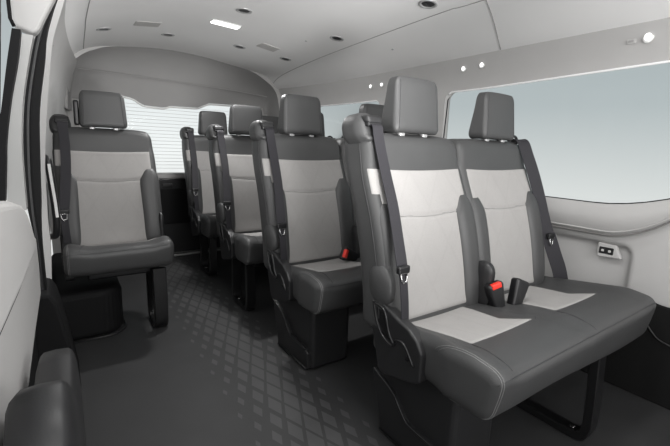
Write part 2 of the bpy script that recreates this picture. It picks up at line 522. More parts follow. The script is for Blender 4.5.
def buckle(root, p, tilt, red, k):
    o = link('buckle', cached('bk' + k, lambda: pad((0, 0, .045), (.031, .018, .052), (.010, .010, .012), (2, 2, 3), lambda P: (P[0] * lerp(.72, 1.05, smooth(0, .09, P[2])), P[1], P[2]))), BLACK, root, p)
    o.rotation_euler = tilt
    if red:
        link('release_button', cached('rb', lambda: pad((0, -.012, .088), (.020, .009, .010), (.004, .004, .004), (2, 1, 1))), RED, o)['label'] = 'red push button'
    st = link('buckle_stalk', cached('bs' + k, lambda: ribbon([Vector((0, .004, .01)), Vector((0, .012, -.03)), Vector((0, .02, -.06))], .028, .006)), BLACK, o)

def pedestal(root):
    poly = [(-.300, 0), (-.012, 0), (-.002, .03), (.045, .215), (.050, .30), (-.02, .325), (-.290, .345), (-.300, .30)]
    o = link('pedestal', cached('ped', lambda: prism(poly, 0, -.160, .045, .022, 4)), CHAR, root)
    cov = [(-.292, .012), (-.012, .012), (.040, .205), (.030, .220), (-.02, .195), (-.070, .172), (-.130, .108), (-.265, .098), (-.292, .085)]
    c = link('pedestal_cover', cached('pcov', lambda: prism(cov, 0, -.174, -.150, .006, 3)), CHAR, o)
    link('cover_ridge', cached('prid', lambda: tube([(-.173, q.x, q.z) for q in spline([(.036, 0, .216), (.010, 0, .205), (-.035, 0, .190), (-.072, 0, .170), (-.098, 0, .140), (-.130, 0, .110), (-.165, 0, .103), (-.270, 0, .098)], 5)], .0045, 8)), GLOSS, c)
    link('foot_strip', cached('pfoot', lambda: tube([(-.175, -.015, .012), (-.175, -.285, .012)], .004, 6)), GLOSS, c)

def loop_leg(root, x, y0, y1, top, k, wd=.052):
    def f():
        bm = bmesh.new()
        pts = spline([(x, y0 + .01, top), (x, y0, .12), (x, y0 + .005, .045), (x, y0 + .035, .016), (x, (y0 + y1) / 2, .014), (x, y1 - .035, .016), (x, y1 - .005, .045), (x, y1, .12), (x, y1, top)], 5)
        me = ribbon(pts, wd, .030); bm.from_mesh(me)
        bmesh.ops.bevel(bm, geom=[e for e in bm.edges], offset=.003, segments=1, affect='EDGES')
        return bm_mesh(bm, False)
    o = link('floor_leg', cached('leg' + k, f), GLOSS, root)
    for yy in (y0 + .05, y1 - .05):
        link('floor_bolt', cached('fb%s%f' % (k, yy), lambda: pad((x, yy, .028), (.009, .009, .006), (.004, .004, .004), (1, 1, 1))), METAL, o)

def cushion(root, x0, x1, units, k):
    me = cached('cush' + k, lambda: cush_mesh(x0, x1, units)); cu = link('seat_cushion', me, LEATHER, root)
    tree = cached('cusht' + k, lambda: bvh(me))
    for i, c in enumerate(units):
        link('fabric_insert', cached('insc%s%d' % (k, i), lambda: insert_seat(tree, c)), FABRIC, cu)['label'] = 'light grey patterned cloth panel'
    runs = []
    if True:
        def run(pts, d, r=.0014):
            out = []
            for i, p in enumerate(pts):
                dd = Vector(d(i / (len(pts) - 1)) if callable(d) else d); q = drape(tree, Vector(p) - dd.normalized() * .3, dd, .0004)
                if q: out.append(q)
            if len(out) > 1: runs.append(tube(out, r, 6))
        if 'runs' + k not in CACHE: run(lin((x0 + .008, -.452, .436), (x1 - .03, -.452, .440), 60), (0, 1, -1))
        for i, c in enumerate(units):
            if 'runs' + k in CACHE: break
            fx = c - .165; tx = c + .205
            run(lin((c - .142, -.312, .44), (c - .168, -.445, .44), 14), (0, .3, -1))
            run(lin((c + .182, -.312, .44), (tx, -.300, .44), 8), (0, 0, -1))
    for me_ in cached('runs' + k, lambda: runs): link('seam', me_, SEAMM, cu)
    def st(dx):
        bm = bmesh.new()
        for dx in (dx,):
            out = []
            path = [((x0 + dx, y, .42), (0, 0, -1)) for y in [-.06 - .004 * i for i in range(90)]]
            for i in range(14):
                a = math.radians(6.5 * i); path.append(((x0 + dx, -.418, .42), (0, math.sin(a), -math.cos(a))))
            for i in range(24): path.append(((x0 + dx, -.44, .41 - .0045 * i), (0, 1, 0)))
            for p, d in path:
                q = drape(tree, Vector(p) - Vector(d) * .4, d, .0004)
                if q and (not out or (q - out[-1]).length > .003): out.append(q)
            tube_bm(bm, out, .0009, 4)
        return bm_mesh(bm)
    for dx in (.015, .020): link('stitching', cached('cst%s%f' % (k, dx), lambda: st(dx)), STITCH, cu)
    return cu

def bench(y, x, label, leg):
    r = empty('bench_seat', (x, y, 0)); tag(r, label, 'seat', 'double bench seats along the window wall')
    seat_unit(r, 0, -1, False); seat_unit(r, .45, 1, True)
    cushion(r, -.238, .755, (0, .45), 'd')
    side_cover(r, -.213, -1)
    link('seat_frame', cached('frame_d', lambda: pad((.27, -.185, .312), (.42, .17, .03), (.01, .01, .01), (2, 2, 1))), BLACK, r)
    if leg == 'pedestal': pedestal(r)
    else: loop_leg(r, -.155, -.315, -.095, .30, 'c')
    loop_leg(r, .395, -.435, -.14, .335, 'r')
    buckle(r, (.236, -.150, .418), (math.radians(-6), math.radians(-16), math.radians(-15)), True, 'a')
    buckle(r, (.292, -.175, .425), (math.radians(-10), math.radians(22), math.radians(-15)), False, 'b')
    link('inner_hinge_cover', cached('ihc', lambda: pad((.226, -.085, .49), (.022, .040, .085), (.016, .032, .04), (2, 3, 4))), CHAR, r)
    return r

bench(0, 0, 'grey double bench seat nearest the camera, with black buckles between its two places', 'pedestal')
b2 = bench(.722, -.028, 'grey bench seat on a solid black pedestal, directly behind the bench nearest the camera', 'pedestal')
bk_ = [c for c in b2.children if c.name.startswith('buckle')][0]
bk_.location = (.150, -.175, .445); bk_.rotation_euler = (0, math.radians(-68), math.radians(12))
bench(1.45, -.010, 'third grey bench seat from the camera, on slim black loop legs', 'loop')
bench(2.158, .004, 'rearmost grey bench seat, mostly hidden, beside the black rear door panel', 'loop')

r = empty('single_seat', (-.805, 1.44, 0))
tag(r, 'single grey seat with light cloth panels standing alone across the aisle by the side wall', 'seat')
seat_unit(r, 0, -1, True); cu = cushion(r, -.228, .226, (0,), 's')
for o in [cu] + list(cu.children):          # this place has the shorter, more tilted cushion
    for v in o.data.vertices:
        v.co.z += .020 * smooth(-.02, -.38, v.co.y); v.co.y = .02 + (v.co.y - .02) * .80

link('seat_frame', pad((0, -.10, .325), (.14, .12, .03), (.01, .01, .01), (2, 2, 1)), BLACK, r)
loop_leg(r, .165, -.275, -.085, .33, 's1', .064)
side_cover(r, -.210, -1)
link('inner_hinge_cover', pad((.224, -.045, .48), (.014, .045, .10), (.012, .035, .04), (2, 3, 4)), CHAR, r)
link('headrest_bracket', pad((-.118, .125, 1.085), (.012, .018, .062), (.008, .008, .012), (1, 1, 3)), BLACK, r)

# ------------------------------------------------------------------ shell
CX = -.115
YN, YR = -1.9, 2.66          # open cab end, rear
XC = [-.945, -.88, -.78, -.655, -.325, -.03, .214, .435, .60, .80, .85]
ZC = [1.48, 1.535, 1.575, 1.60, 1.637, 1.63, 1.60, 1.57, 1.535, 1.455, 1.30]
def squeeze(x, y):
    t = max(0, (y - 1.4) / 1.05); t = t * t
    if x > .5: return x - .14 * t * smooth(.5, .795, x)
    if x < -.7: return x + .05 * t * smooth(-.7, -.95, x) if False else x + .045 * t * min(1, (-.7 - x) / .25)
    return x
def lin_space(a, b, n): return [a + (b - a) * i / n for i in range(n + 1)]

# ceiling incl. side coving down to the window heads on the right and to the trim on the left
def ceil_profile():
    P = [(XC[i], 0, ZC[i]) for i in range(10)]
    return spline(P, 6)
prof = ceil_profile()
CEILING = struct('ceiling', grid_mesh([[ (squeeze(p.x, y), y, p.z) for p in prof] for y in lin_space(-1.35, YR, 60)]), CEIL)
ctree = bvh(CEILING.data)
def on_ceil(x, y, off=.0):
    h = ctree.ray_cast(Vector((x, y, 1.0)), Vector((0, 0, 1)))
    if h[0] is None: return Vector((x, y, 1.6)), Vector((0, 0, -1))
    n = h[1]
    if n.z > 0: n = -n
    return h[0] + n * off, n
def ceil_line(pts, r=.0022):
    P = [on_ceil(p.x, p.y, .0006)[0] for p in spline([(a, b, 0) for a, b in pts], 12)]
    return tube(P, r, 6)
struct('trim_1', ceil_line([(.45, -1.3), (.448, .17), (.442, .42), (.49, 1.26), (.523, 1.68), (.585, 2.30), (.60, 2.43)]), LINER)
struct('trim_2', ceil_line([(-.86, -1.3), (-.851, 1.24), (-.837, 1.86), (-.817, 2.43)]), LINER)
struct('trim_3', tube([on_ceil(lerp(.448, .795, t / 10), lerp(.19, .335, t / 10), .0006)[0] for t in range(11)], .0018, 6), LINER)

# right wall ---------------------------------------------------------------
def Zc(y): return .640 + 1.86 * max(0, -.2 - y) ** 2 if y > -.6 else .938 + 0 * y
def Zb(y): return .768 + .7 * max(0, -.15 - y) ** 2 if y > -.6 else .90
def Xr(z, y):
    """x of the right wall"""
    zc, zb = Zc(y), Zb(y)
    t = max(0, (y - 1.4) / 1.05) ** 2
    if z >= zb:
        k = (z - zb) / (1.30 - zb)
        if z <= 1.30: x = lerp(.853, .850, k)
        else: x = interp(z, [1.30, 1.34, 1.40, 1.455], [.850, .846, .825, .80])
    elif z >= zc:
        k = (z - zc) / (zb - zc)
        x = .866 - .020 * math.sin(math.pi * min(1, k * 1.0)) - .012 * k - .004
    else:
        x = .880 + .012 * smooth(zc, zc - .08, z) + .01 * (1 - smooth(0, .4, z))
    return x - .14 * t
def recess(y, z):
    """0..1 inside the shallow recess beside the nearest bench"""
    y1 = -.312; z1 = .604
    if y > .30: return 0
    d1 = y - y1; d2 = z1 - z
    R = .045
    if d1 < R and d2 < R:
        dd = R - math.hypot(R - d1, R - d2)
    else: dd = min(d1, d2)
    return smooth(-.004, .016, dd) * (1 - smooth(.18, .30, y)) * smooth(.30, .36, z)
W1 = (-1.25, .700); W2 = (1.275, 2.05)
R1 = .05
def ZT(y): return 1.297 + .028 * max(0, .45 - y) if y < .45 else 1.297
def corner(y, w):
    d = min(y - w[0], w[1] - y)
    if d < 0: return None
    return 0 if d >= R1 else R1 - math.sqrt(max(0, R1 * R1 - (R1 - d) ** 2))
ys = set()
for a, b, n in [(-1.35, -.56, 10), (-.56, .32, 88), (.32, .63, 10), (.73, 1.225, 8), (1.325, 2.0, 12), (2.1, YR, 12)]:
    for v in lin_space(a, b, n): ys.add(round(v, 4))
for w in (W1, W2):
    for e, s in ((w[0], 1), (w[1], -1)):
        for i in range(9): ys.add(round(e + s * R1 * (1 - math.cos(math.radians(90 * i / 8))), 4))
        ys.add(round(e - s * .0015, 4))
ys = sorted(ys)
bm = bmesh.new(); cols = []
for y in ys:
    w = next((w for w in (W1, W2) if w[0] - 1e-6 <= y <= w[1] + 1e-6), None)
    c = corner(y, w) if w else None
    zb, zt = (Zb(y) + (c or 0), ZT(y) - (c or 0)) if w else (Zb(y) + R1, ZT(y) - R1)
    zc = Zc(y)
    low = [0, .1, .2, .28] + [.28 + (zc - .006 - .28) * i / 30 for i in range(1, 31)] + [zc]
    mid = [lerp(zc, Zb(y), i / 10) for i in range(1, 10)] + [lerp(zc, Zb(y), .97)] 
    A = low + mid + [zb]
    zh = ZT(y) + .004
    top = [zt] + [lerp(zt, zh, i / 3) for i in (1, 2)] + [zh] + [lerp(zh, 1.455, i / 5) for i in range(1, 6)]
    va = [bm.verts.new((Xr(z, y) + .030 * recess(y, z), y, z)) for z in A]
    vt = [bm.verts.new((Xr(z, y), y, z)) for z in top]
    cols.append((w, va, vt))
for (w0, a0, t0), (w1, a1, t1) in zip(cols, cols[1:]):
    for V0, V1 in ((a0, a1), (t0, t1)):
        for i in range(len(V0) - 1): bm.faces.new([V0[i], V0[i + 1], V1[i + 1], V1[i]])
    if not (w0 and w1): bm.faces.new([a0[-1], t0[0], t1[0], a1[-1]])
bmesh.ops.remove_doubles(bm, verts=bm.verts, dist=1e-5)
struct('wall_right', bm_mesh(bm), WALLM)
# groove line and lip under the padded sill
struct('trim_4', tube([(Xr(Zc(y) + .001, y) - .004, y, Zc(y) - .002) for y in lin_space(-.58, 1.2, 80)], .0035, 8), simple('groove', (.17, .165, .16), .6))
struct('trim_5', tube([(Xr(Zc(y) + .016, y) - .0015, y, Zc(y) + .014) for y in lin_space(-.58, 1.2, 80)], .003, 8), WALLM)

def outline(w, inset=0):
    pts = []
    n = 10
    def col(y): return corner(y, w)
    yb = [w[1] - R1 * (1 - math.cos(math.radians(90 * i / n))) for i in range(n + 1)]
    ya = [w[0] + R1 * (1 - math.cos(math.radians(90 * i / n))) for i in range(n + 1)]
    mids = lin_space(w[0] + R1, w[1] - R1, 30)
    top = ya + mids[1:-1] + yb[::-1]
    for y in top: pts.append((y, ZT(y) - col(y)))
    for y in top[::-1]: pts.append((y, Zb(y) + col(y)))
    out = []
    for p in pts:
        if not out or math.hypot(p[0] - out[-1][0], p[1] - out[-1][1]) > 1e-4: out.append(p)
    return out
gk = None
for k, w in ((1, W1), (2, W2)):
    o = outline(w)
    bm = bmesh.new()
    a = [bm.verts.new((Xr(z, y), y, z)) for y, z in o]; b = [bm.verts.new((Xr(z, y) + .045, y, z)) for y, z in o]
    n = len(o)
    for i in range(n): bm.faces.new([a[i], a[(i + 1) % n], b[(i + 1) % n], b[i]])
    fr = struct('window_%d' % k, bm_mesh(bm), WALLM)
    bm = bmesh.new(); bm.faces.new([bm.verts.new((Xr(z, y) + .034, y, z)) for y, z in o])
    link('pane', bm_mesh(bm, False), GLASS, fr)
    link('gasket', tube([(Xr(z, y) + lerp(.004, .040, smooth(1.20, 1.285, z)), y, z + .012 * smooth(1.20, 1.285, z)) for y, z in o], .0042, 8, True), RUBBER, fr)
    # white tube standing in for daylight caught along the head of the opening
    hd = [(y, z) for y, z in o if z > ZT(y) - .012]
    link('reveal_glint', tube([(Xr(z, y) + .008, y, z - .002) for y, z in hd], .0062, 8), simple_once('painted_glint', (.92, .92, .92)), fr)

# kick panel: black carpeted lower wall on the right
struct('baseboard_right', prism([(-1.3, .0), (YR - .05, .0), (YR - .05, .30), (.4, .30), (-.27, .412), (-.36, .416), (-.44, .400), (-1.3, .37)], 0, .868, .884, .004, 1), DCARPET)
t = tube(spline([(.864, -.40, .330), (.864, -.43, .29), (.864, -.46, .265), (.864, -.52, .25)], 6), .003, 6)
tag(link('floor_cable', t, CHAR), 'thin grey cable curving down the black lower wall beside the nearest bench', 'cable')
bm = bmesh.new(); pad_bm(bm, (.80, -.31, .008), (.016, .010, .007), (.005, .005, .004), (1, 1, 1))
tag(link('tie_down_hook', bm_mesh(bm), METAL), 'small metal tie-down on the floor under the right end of the nearest bench', 'hook')

# left wall trim --------------------------------------------------------------
LZ = [0, .296, .514, .637, .716, .852, 1.059, 1.206, 1.314, 1.407, 1.481]
LX = [-1.12, -1.10, -1.085, -1.083, -1.080, -1.073, -1.052, -1.030, -1.008, -.980, -.945]
def Xl(z, y):
    t = max(0, (y - 1.3) / 1.15) ** 1.6
    return interp(z, LZ, LX) + .085 * t * smooth(.3, 1.1, z) - .006 * (1 - smooth(1.0, 1.3, y)) * 0
zs = lin_space(0, 1.48, 40)
rows = []
for y in lin_space(1.0, YR, 50):
    row = []
    for z in zs:
        # arched quarter-window surround pressed into the wall
        cyy, czz = 1.80, .80
        d = ((y - cyy) / .42) ** 2 + (max(0, z - czz) / .42) ** 2
        dep = .018 * (1 - smooth(.85, 1.0, d)) * smooth(.70, .75, z) if abs(y - cyy) < .42 else 0
        row.append((Xl(z, y) - dep, y, z))
    rows.append(row)
struct('wall_left', grid_mesh(rows), WALLM)
struct('trim_6', tube(spline([(-1.0, 1.30, 1.345), (-.992, 1.42, 1.375), (-.985, 1.55, 1.39)], 6), .003, 6), LINER)

def zstrip(name, y0, y1, left, right, mat, bev=0):
    """upright strip between two edge curves (x, z), with depth along the van"""
    bm = bmesh.new()
    A = spline([(x, 0, z) for x, z in left], 4); B = spline([(x, 0, z) for x, z in right], 4)
    rings = [[bm.verts.new((p.x, y0, p.z)), bm.verts.new((q.x, y0, q.z)), bm.verts.new((q.x, y1, q.z)), bm.verts.new((p.x, y1, p.z))] for p, q in zip(A, B)]
    for a, b in zip(rings, rings[1:]):
        for k in range(4): bm.faces.new([a[k], a[(k + 1) % 4], b[(k + 1) % 4], b[k]])
    bm.faces.new(rings[0]); bm.faces.new(rings[-1][::-1])
    me = bm_mesh(bm, False)
    return struct(name, me, mat)
# black weatherstrip of the sliding door opening
wl = [(-.996, 1.451), (-1.019, 1.362), (-1.044, 1.301), (-1.073, 1.211), (-1.106, 1.046), (-1.121, .860), (-1.122, .738), (-1.117, .666), (-1.108, .554), (-1.110, .363)]
wr = [(-.968, 1.458), (-.992, 1.390), (-1.016, 1.306), (-1.029, 1.218), (-1.058, 1.050), (-1.072, .860), (-1.079, .736), (-1.085, .664), (-1.090, .552), (-1.090, .359)]
ws = zstrip('trim_7', .85, .93, wl, wr, RUBBER)
link('bead', tube(spline([(lerp(a[0], b[0], .38), .848, lerp(a[1], b[1], .38)) for a, b in zip(wl, wr)], 5), .005, 8), CHAR, ws)
# pale inner trim of the opening
zstrip('trim_8', 1.0, 1.05, [(-.976, 1.457), (-.995, 1.402), (-1.017, 1.311), (-1.038, 1.203), (-1.065, 1.057), (-1.083, .852), (-1.088, .717), (-1.091, .638), (-1.096, .517), (-1.096, .299)],
       [(-.946, 1.481), (-.970, 1.407), (-.999, 1.314), (-1.017, 1.206), (-1.038, 1.059), (-1.061, .852), (-1.066, .716), (-1.069, .637), (-1.069, .514), (-1.083, .296)], WALLM)
# front window's rear gasket and the painted pillar behind it
zstrip('trim_9', .25, .29, [(-1.079, 1.187), (-1.093, 1.120), (-1.109, 1.035), (-1.125, .950), (-1.131, .894), (-1.139, .812)],
       [(-1.064, 1.187), (-1.075, 1.122), (-1.094, 1.040), (-1.110, .950), (-1.116, .894), (-1.125, .811)], RUBBER)
zstrip('trim_10', .32, .38, [(-1.069, 1.192), (-1.077, 1.142), (-1.098, 1.050), (-1.113, .960), (-1.120, .890), (-1.129, .780)],
       [(-1.044, 1.192), (-1.056, 1.142), (-1.075, 1.050), (-1.086, .960), (-1.090, .890), (-1.092, .780)], PAINT)
# pale moulded block where pillar meets the roof rail
bm = bmesh.new()
pl = [(-1.087, 1.40), (-1.087, 1.268), (-1.086, 1.236), (-1.080, 1.221), (-1.066, 1.217), (-1.044, 1.211), (-1.034, 1.220), (-1.014, 1.262), (-.996, 1.299), (-.971, 1.351), (-.945, 1.41)]
struct('trim_11', prism(pl, 1, .40, .45, .008, 3), WALLM)
# front side window on the left: sloping pane behind a black edge
bm = bmesh.new()
bm.faces.new([bm.verts.new(v) for v in ((-1.150, -.62, .80), (-1.150, .42, .80), (-1.098, .42, 1.32), (-1.098, -.62, 1.32))])
w3 = struct('window_3', bm_mesh(bm, False), GLASS)
link('gasket', tube([(-1.083, .385, 1.40), (-1.087, .385, 1.27), (-1.087, .385, 1.235), (-1.081, .385, 1.218)], .004, 8), RUBBER, w3)
# door trim panel
dp = [(-.80, .905), (-.344, .890), (-.09, .857), (.057, .831), (.149, .801), (.24, .755), (.33, .705), (.36, .672), (-.14, .722), (-.387, .752), (-.80, .81)]
d1 = struct('door_1', prism(dp, 0, -1.16, -1.080, .014, 4), DOORT)
lowp = [(-.80, .815), (-.40, .757), (-.140, .728), (.50, .665), (.86, .60), (.90, .555), (.776, .407), (.362, .435), (-.033, .450), (-.80, .45)]
link('lower_panel', prism(lowp, 0, -1.17, -1.105, .008, 3), DOORT, d1)
link('groove', tube([(-1.092, .36, .668), (-1.092, -.14, .718), (-1.092, -.387, .748), (-1.092, -.80, .806)], .006, 8), RUBBER, d1)
# black step-well panel and the dark foot of the pillar
struct('trim_12', prism([(-1.106, .40), (-1.080, .40), (-1.062, .36), (-1.035, .20), (-1.010, .0), (-1.18, .0), (-1.18, .40)], 1, .78, 1.02, .01, 2), RUBBER)
struct('baseboard_left', prism([(-.9, 0), (.80, 0), (.80, .42), (-.9, .50)], 0, -1.20, -1.13, .005, 1), RUBBER)
# wheel housing under the single seat
def rr(x0, x1, y0, y1, R):
    p = [(x0, y0)]
    for i in range(9):
        a = math.radians(-90 + 90 * i / 8); p.append((x1 - R + R * math.cos(a), y0 + R + R * math.sin(a)))
    return p + [(x1, y1), (x0, y1)]
wb = struct('trim_13', prism(rr(-1.10, -.800, 1.22, 2.1, .10), 2, 0, .24, .03, 4), RUBBER)
link('edge_strip', tube([(x, y, .006) for x, y in rr(-1.08, -.79, 1.205, 2.1, .105)[:-1]], .005, 6), CHAR, wb)

# floor
struct('floor', grid_mesh([[(x, y, 0) for x in lin_space(-1.2, .92, 4)] for y in lin_space(-1.9, YR, 8)], False), FLOORM)
struct('trim_14', pad((-.10, 2.545, .006), (.72, .020, .006), (.003, .006, .004), (2, 1, 1)), simple('scuff_strip', (.30, .30, .30), .4))

# rear header and tailgate -----------------------------------------------------
arch = [(-.935, 1.15), (-.929, 1.25), (-.920, 1.37), (-.905, 1.43), (-.871, 1.480), (-.80, 1.538), (-.72, 1.572), (-.655, 1.590), (-.50, 1.614), (-.325, 1.624), (-.18, 1.624), (-.03, 1.616), (.10, 1.600), (.214, 1.583), (.33, 1.566), (.435, 1.543), (.53, 1.510), (.60, 1.465), (.645, 1.400), (.664, 1.317), (.672, 1.22), (.678, 1.15)]
A = spline([(x, 0, z) for x, z in arch], 5)
for p in A:
    if abs(p.x - CX) < .70:
        q = on_ceil(p.x, 2.45)[0].z; k = 1 - smooth(.45, .68, abs(p.x - CX)); p.z = lerp(p.z, q + .001, k)
NX = [-.90, -.573, -.498, -.430, -.270, -.228, -.010, .093, .30, .66]
NZ = [1.306, 1.294, 1.282, 1.236, 1.229, 1.248, 1.250, 1.296, 1.300, 1.30]
def notch(x): return interp(x, NX, NZ)
n = len(A)
rows = []
for s in range(13):
    v = s / 12; row = []
    for i, p in enumerate(A):
        xb = lerp(-.905, .64, i / (n - 1)); xb = CX + (p.x - CX) * .965
        zb = min(p.z, notch(xb) - .004) if abs(p.x - CX) < .74 else min(p.z, 1.24)
        yy = 2.45 + .20 * (1 - (1 - v) ** 2.6) if v < 1 else 2.645
        zz = lerp(p.z, zb, v ** 1.25)
        if i in (0, n - 1): zz = lerp(p.z, 1.15, v)
        row.append((lerp(p.x, xb, v ** .8), yy, zz))
    rows.append(row)
struct('trim_15', grid_mesh(rows), HEADER)
# roof lip closing the gap between arch and headliner
rows = [[(p.x, 2.45, p.z) for p in A], [(min(.745, CX + (p.x - CX) * 1.06), 2.452, p.z + .03) for p in A], [(min(.755, CX + (p.x - CX) * 1.12), 2.46, min(p.z + .06, 1.66)) for p in A]]
struct('trim_16', grid_mesh(rows), WALLM)
struct('trim_17', tube([(x, lerp(2.60, 2.585, 0), 0) for x in (0, 1)] if False else spline([(-.86, 2.525, 1.435), (-.60, 2.575, 1.440), (-.20, 2.583, 1.43), (.20, 2.573, 1.415), (.58, 2.52, 1.385)], 8), .003, 6), LINER)
# tailgate wall with the window opening
bm = bmesh.new(); cols = []
xs = sorted(set([-.80, .56] + [round(v, 3) for v in lin_space(-.80, .56, 60)] + [-1.10, -.95, -.801, .561, .66, .74]))
for x in xs:
    inside = -.8005 < x < .5605
    zt = notch(x)
    a = [bm.verts.new((x, 2.63, 0)), bm.verts.new((x, 2.63, .655))]
    b = [bm.verts.new((x, 2.612, .657)), bm.verts.new((x, 2.612, .690)), bm.verts.new((x, 2.650, .700))]
    c = [bm.verts.new((x, 2.655, zt)), bm.verts.new((x, 2.655, 1.70))]
    cols.append((inside, a, b, c))
for (i0, a0, b0, c0), (i1, a1, b1, c1) in zip(cols, cols[1:]):
    for U, V in ((a0, a1), (b0, b1), (c0, c1)):
        for i in range(len(U) - 1):
            bm.faces.new([U[i], U[i + 1], V[i + 1], V[i]])
    bm.faces.new([a0[-1], b0[0], b1[0], a1[-1]])
    if not (i0 and i1): bm.faces.new([b0[-1], c0[0], c1[0], b1[-1]])
struct('wall_back', bm_mesh(bm, False), WALLM)
bp = struct('door_2', prism([(-.92, .015), (.66, .015), (.66, .650), (-.92, .650)], 1, 2.595, 2.625, .006, 2), BLACK)
link('recess_frame', prism([(-.345, .27), (-.10, .27), (-.10, .57), (-.345, .57)], 1, 2.588, 2.60, .005, 1), RUBBER, bp)
link('latch', pad((-.285, 2.585, .60), (.04, .008, .014), (.004, .004, .004), (1, 1, 1)), CHAR, bp)
w4p = [(x, notch(x)) for x in lin_space(-.80, .56, 60)]
bm = bmesh.new(); bm.faces.new([bm.verts.new((x, 2.670, z)) for x, z in [(-.80, .69)] + w4p + [(.56, .69)]])
w4 = struct('window_4', bm_mesh(bm, False), GLASS)
link('backlit_edge', tube([(x, 2.650, z - .012) for x, z in w4p], .0065, 8), WHITEP, w4)  # white tube painted in for the backlit glow along the header edge
bm = bmesh.new()
for i in range(19):
    z = .735 + .028 * i
    tube_bm(bm, [(-.76, 2.667, z), (.52, 2.667, z)], .0013, 5)
link('heater_lines', bm_mesh(bm), simple('heater_wire', (.62, .62, .61), .6), w4)

# ------------------------------------------------------------------ ceiling fittings
def orient(o, n):
    o.rotation_euler = Vector((0, 0, 1)).rotation_difference(-n).to_euler()      # local +z into the roof
def vent(x, y, label, dx=1.0):
    p, n = on_ceil(x, y, .001)
    e = empty('ceiling_vent', p); orient(e, n); tag(e, label, 'vent', 'round vents in the headliner')
    def ringm():
        bm = bmesh.new(); N = 24; R = []
        for rr_, zz in ((.042, .001), (.042, -.002), (.036, -.0035), (.029, -.002), (.028, .004)):
            R.append([bm.verts.new((rr_ * math.cos(2 * math.pi * k / N), rr_ * math.sin(2 * math.pi * k / N), zz)) for k in range(N)])
        for a, b in zip(R, R[1:]):
            for k in range(N): bm.faces.new([a[k], a[(k + 1) % N], b[(k + 1) % N], b[k]])
        return bm_mesh(bm)
    link('ring', cached('vr', ringm), SILVER, e)
    link('inner_disc', cached('vd', lambda: pad((0, 0, .001), (.0285, .0285, .003), (.0284, .0284, .002), (1, 1, 1))), BLACK, e)
    link('fin', cached('vf', lambda: pad((0, 0, -.003), (.022, .0016, .002), (.001, .001, .001), (1, 1, 1))), CHAR, e)
vent(-.739, 1.907, 'round ceiling vent nearest the side wall above the single seat')
vent(-.371, 1.974, 'round ceiling vent just beside the square panel over the single seat, towards the lit lamp')
vent(-.166, 1.204, 'round ceiling vent nearest to the lit ceiling lamp, on its camera side')
vent(.076, 1.887, 'round ceiling vent between the lit lamp and the flat panel farther right')
vent(.396, 1.816, 'round ceiling vent beyond the right-hand flat panel, close to the roof seam')
vent(.366, 1.121, 'round ceiling vent above the second bench, alone near the roof seam')
vent(.347, .407, 'round ceiling vent closest to the camera, cut by the top edge of the photo')
def roofpanel(x, y, w, d, label, rz=0):
    p, n = on_ceil(x, y, .0005)
    e = link('speaker_grille', pad((0, 0, 0), (w, d, .003), (.008, .008, .002), (2, 2, 1)), GRILLE, None, p); orient(e, n)
    tag(e, label, 'speaker grille', 'flat grilles in the headliner')
roofpanel(-.535, 1.735, .068, .054, 'flat grey rectangular grille in the ceiling on the single-seat side, between two vents')
roofpanel(.200, 1.690, .064, .054, 'flat grey rectangular grille in the ceiling between the lit lamp and the roof seam')
p, n = on_ceil(-.161, 1.494, .001)
e = empty('ceiling_light', p); orient(e, n); tag(e, 'lit white rectangular ceiling lamp with a pale rim in the middle of the headliner', 'lamp')
link('lamp_frame', pad((0, 0, .001), (.090, .040, .005), (.012, .012, .003), (2, 2, 1)), WHITEP, e)
link('diffuser', pad((0, 0, -.004), (.080, .031, .004), (.010, .010, .003), (2, 2, 1)), LAMP, e)
for x, y in ((.284, 1.334), (.62, .92)):
    p, n = on_ceil(x, y, .001)
    e = link('headliner_clip', pad((0, 0, 0), (.006, .006, .003), (.004, .004, .002), (1, 1, 1)), SILVER, None, p); orient(e, n)
    tag(e, 'tiny grey clip in the ceiling ' + ('just short of the right-hand flat grille' if x < .5 else 'by the roof seam above the second bench'), 'clip')

# reading lamps on the band above the windows
def reading(y, z, r, label):
    x = Xr(z, y)
    e = empty('reading_light', (x, y, z)); e.rotation_euler = (0, math.radians(-78), 0)
    tag(e, label, 'lamp', 'reading lights above the windows')
    link('lamp_ring', cached('rr%f' % r, lambda: pad((0, 0, .0), (r, r * .85, .005), (r * .98, r * .83, .004), (1, 1, 1))), WHITEP, e)
    link('lens', cached('rl%f' % r, lambda: pad((0, 0, .006), (r * .62, r * .55, .006), (r * .6, r * .53, .005), (1, 1, 1))), LAMP2, e)
reading(.567, 1.402, .017, 'small lit reading lamp, left one of the pair above the near window')
reading(.452, 1.405, .017, 'small lit reading lamp, right one of the pair above the near window')
reading(-.262, 1.405, .021, 'larger lit reading lamp above the near window by the right edge of the photo')
reading(1.355, 1.388, .017, 'small lit reading lamp above the farther window, left of its pair')
reading(1.238, 1.388, .017, 'small lit reading lamp above the farther window, the one next to the near headrest')
x = Xr(1.40, -.205)
sw = link('lamp_switch', pad((x - .001, -.208, 1.400), (.003, .016, .009), (.002, .004, .004), (1, 2, 2)), WALLM)
tag(sw, 'small square pale switch beside the larger reading lamp', 'switch')
link('button', pad((x - .004, -.208, 1.400), (.002, .009, .004), (.001, .002, .002), (1, 1, 1)), LINER, sw)

# charging socket on the recess
so = empty('charging_socket', (.896, -.222, .567)); tag(so, 'small black twin charging socket in a pale bezel on the wall recess', 'socket')
link('bezel', prism([(.036, .032), (-.032, .029), (-.056, -.024), (.034, -.030)], 0, -.012, .012, .004, 2), WALLM, so)
link('socket_face', prism([(.028, .015), (-.027, .016), (-.027, -.013), (.028, -.014)], 0, -.0150, -.009, .002, 1), BLACK, so)
for yy in (.013, -.013):
    link('port', pad((-.016, yy, .001), (.0015, .005, .005), (.001, .002, .002), (1, 1, 1)), GRILLE, so)

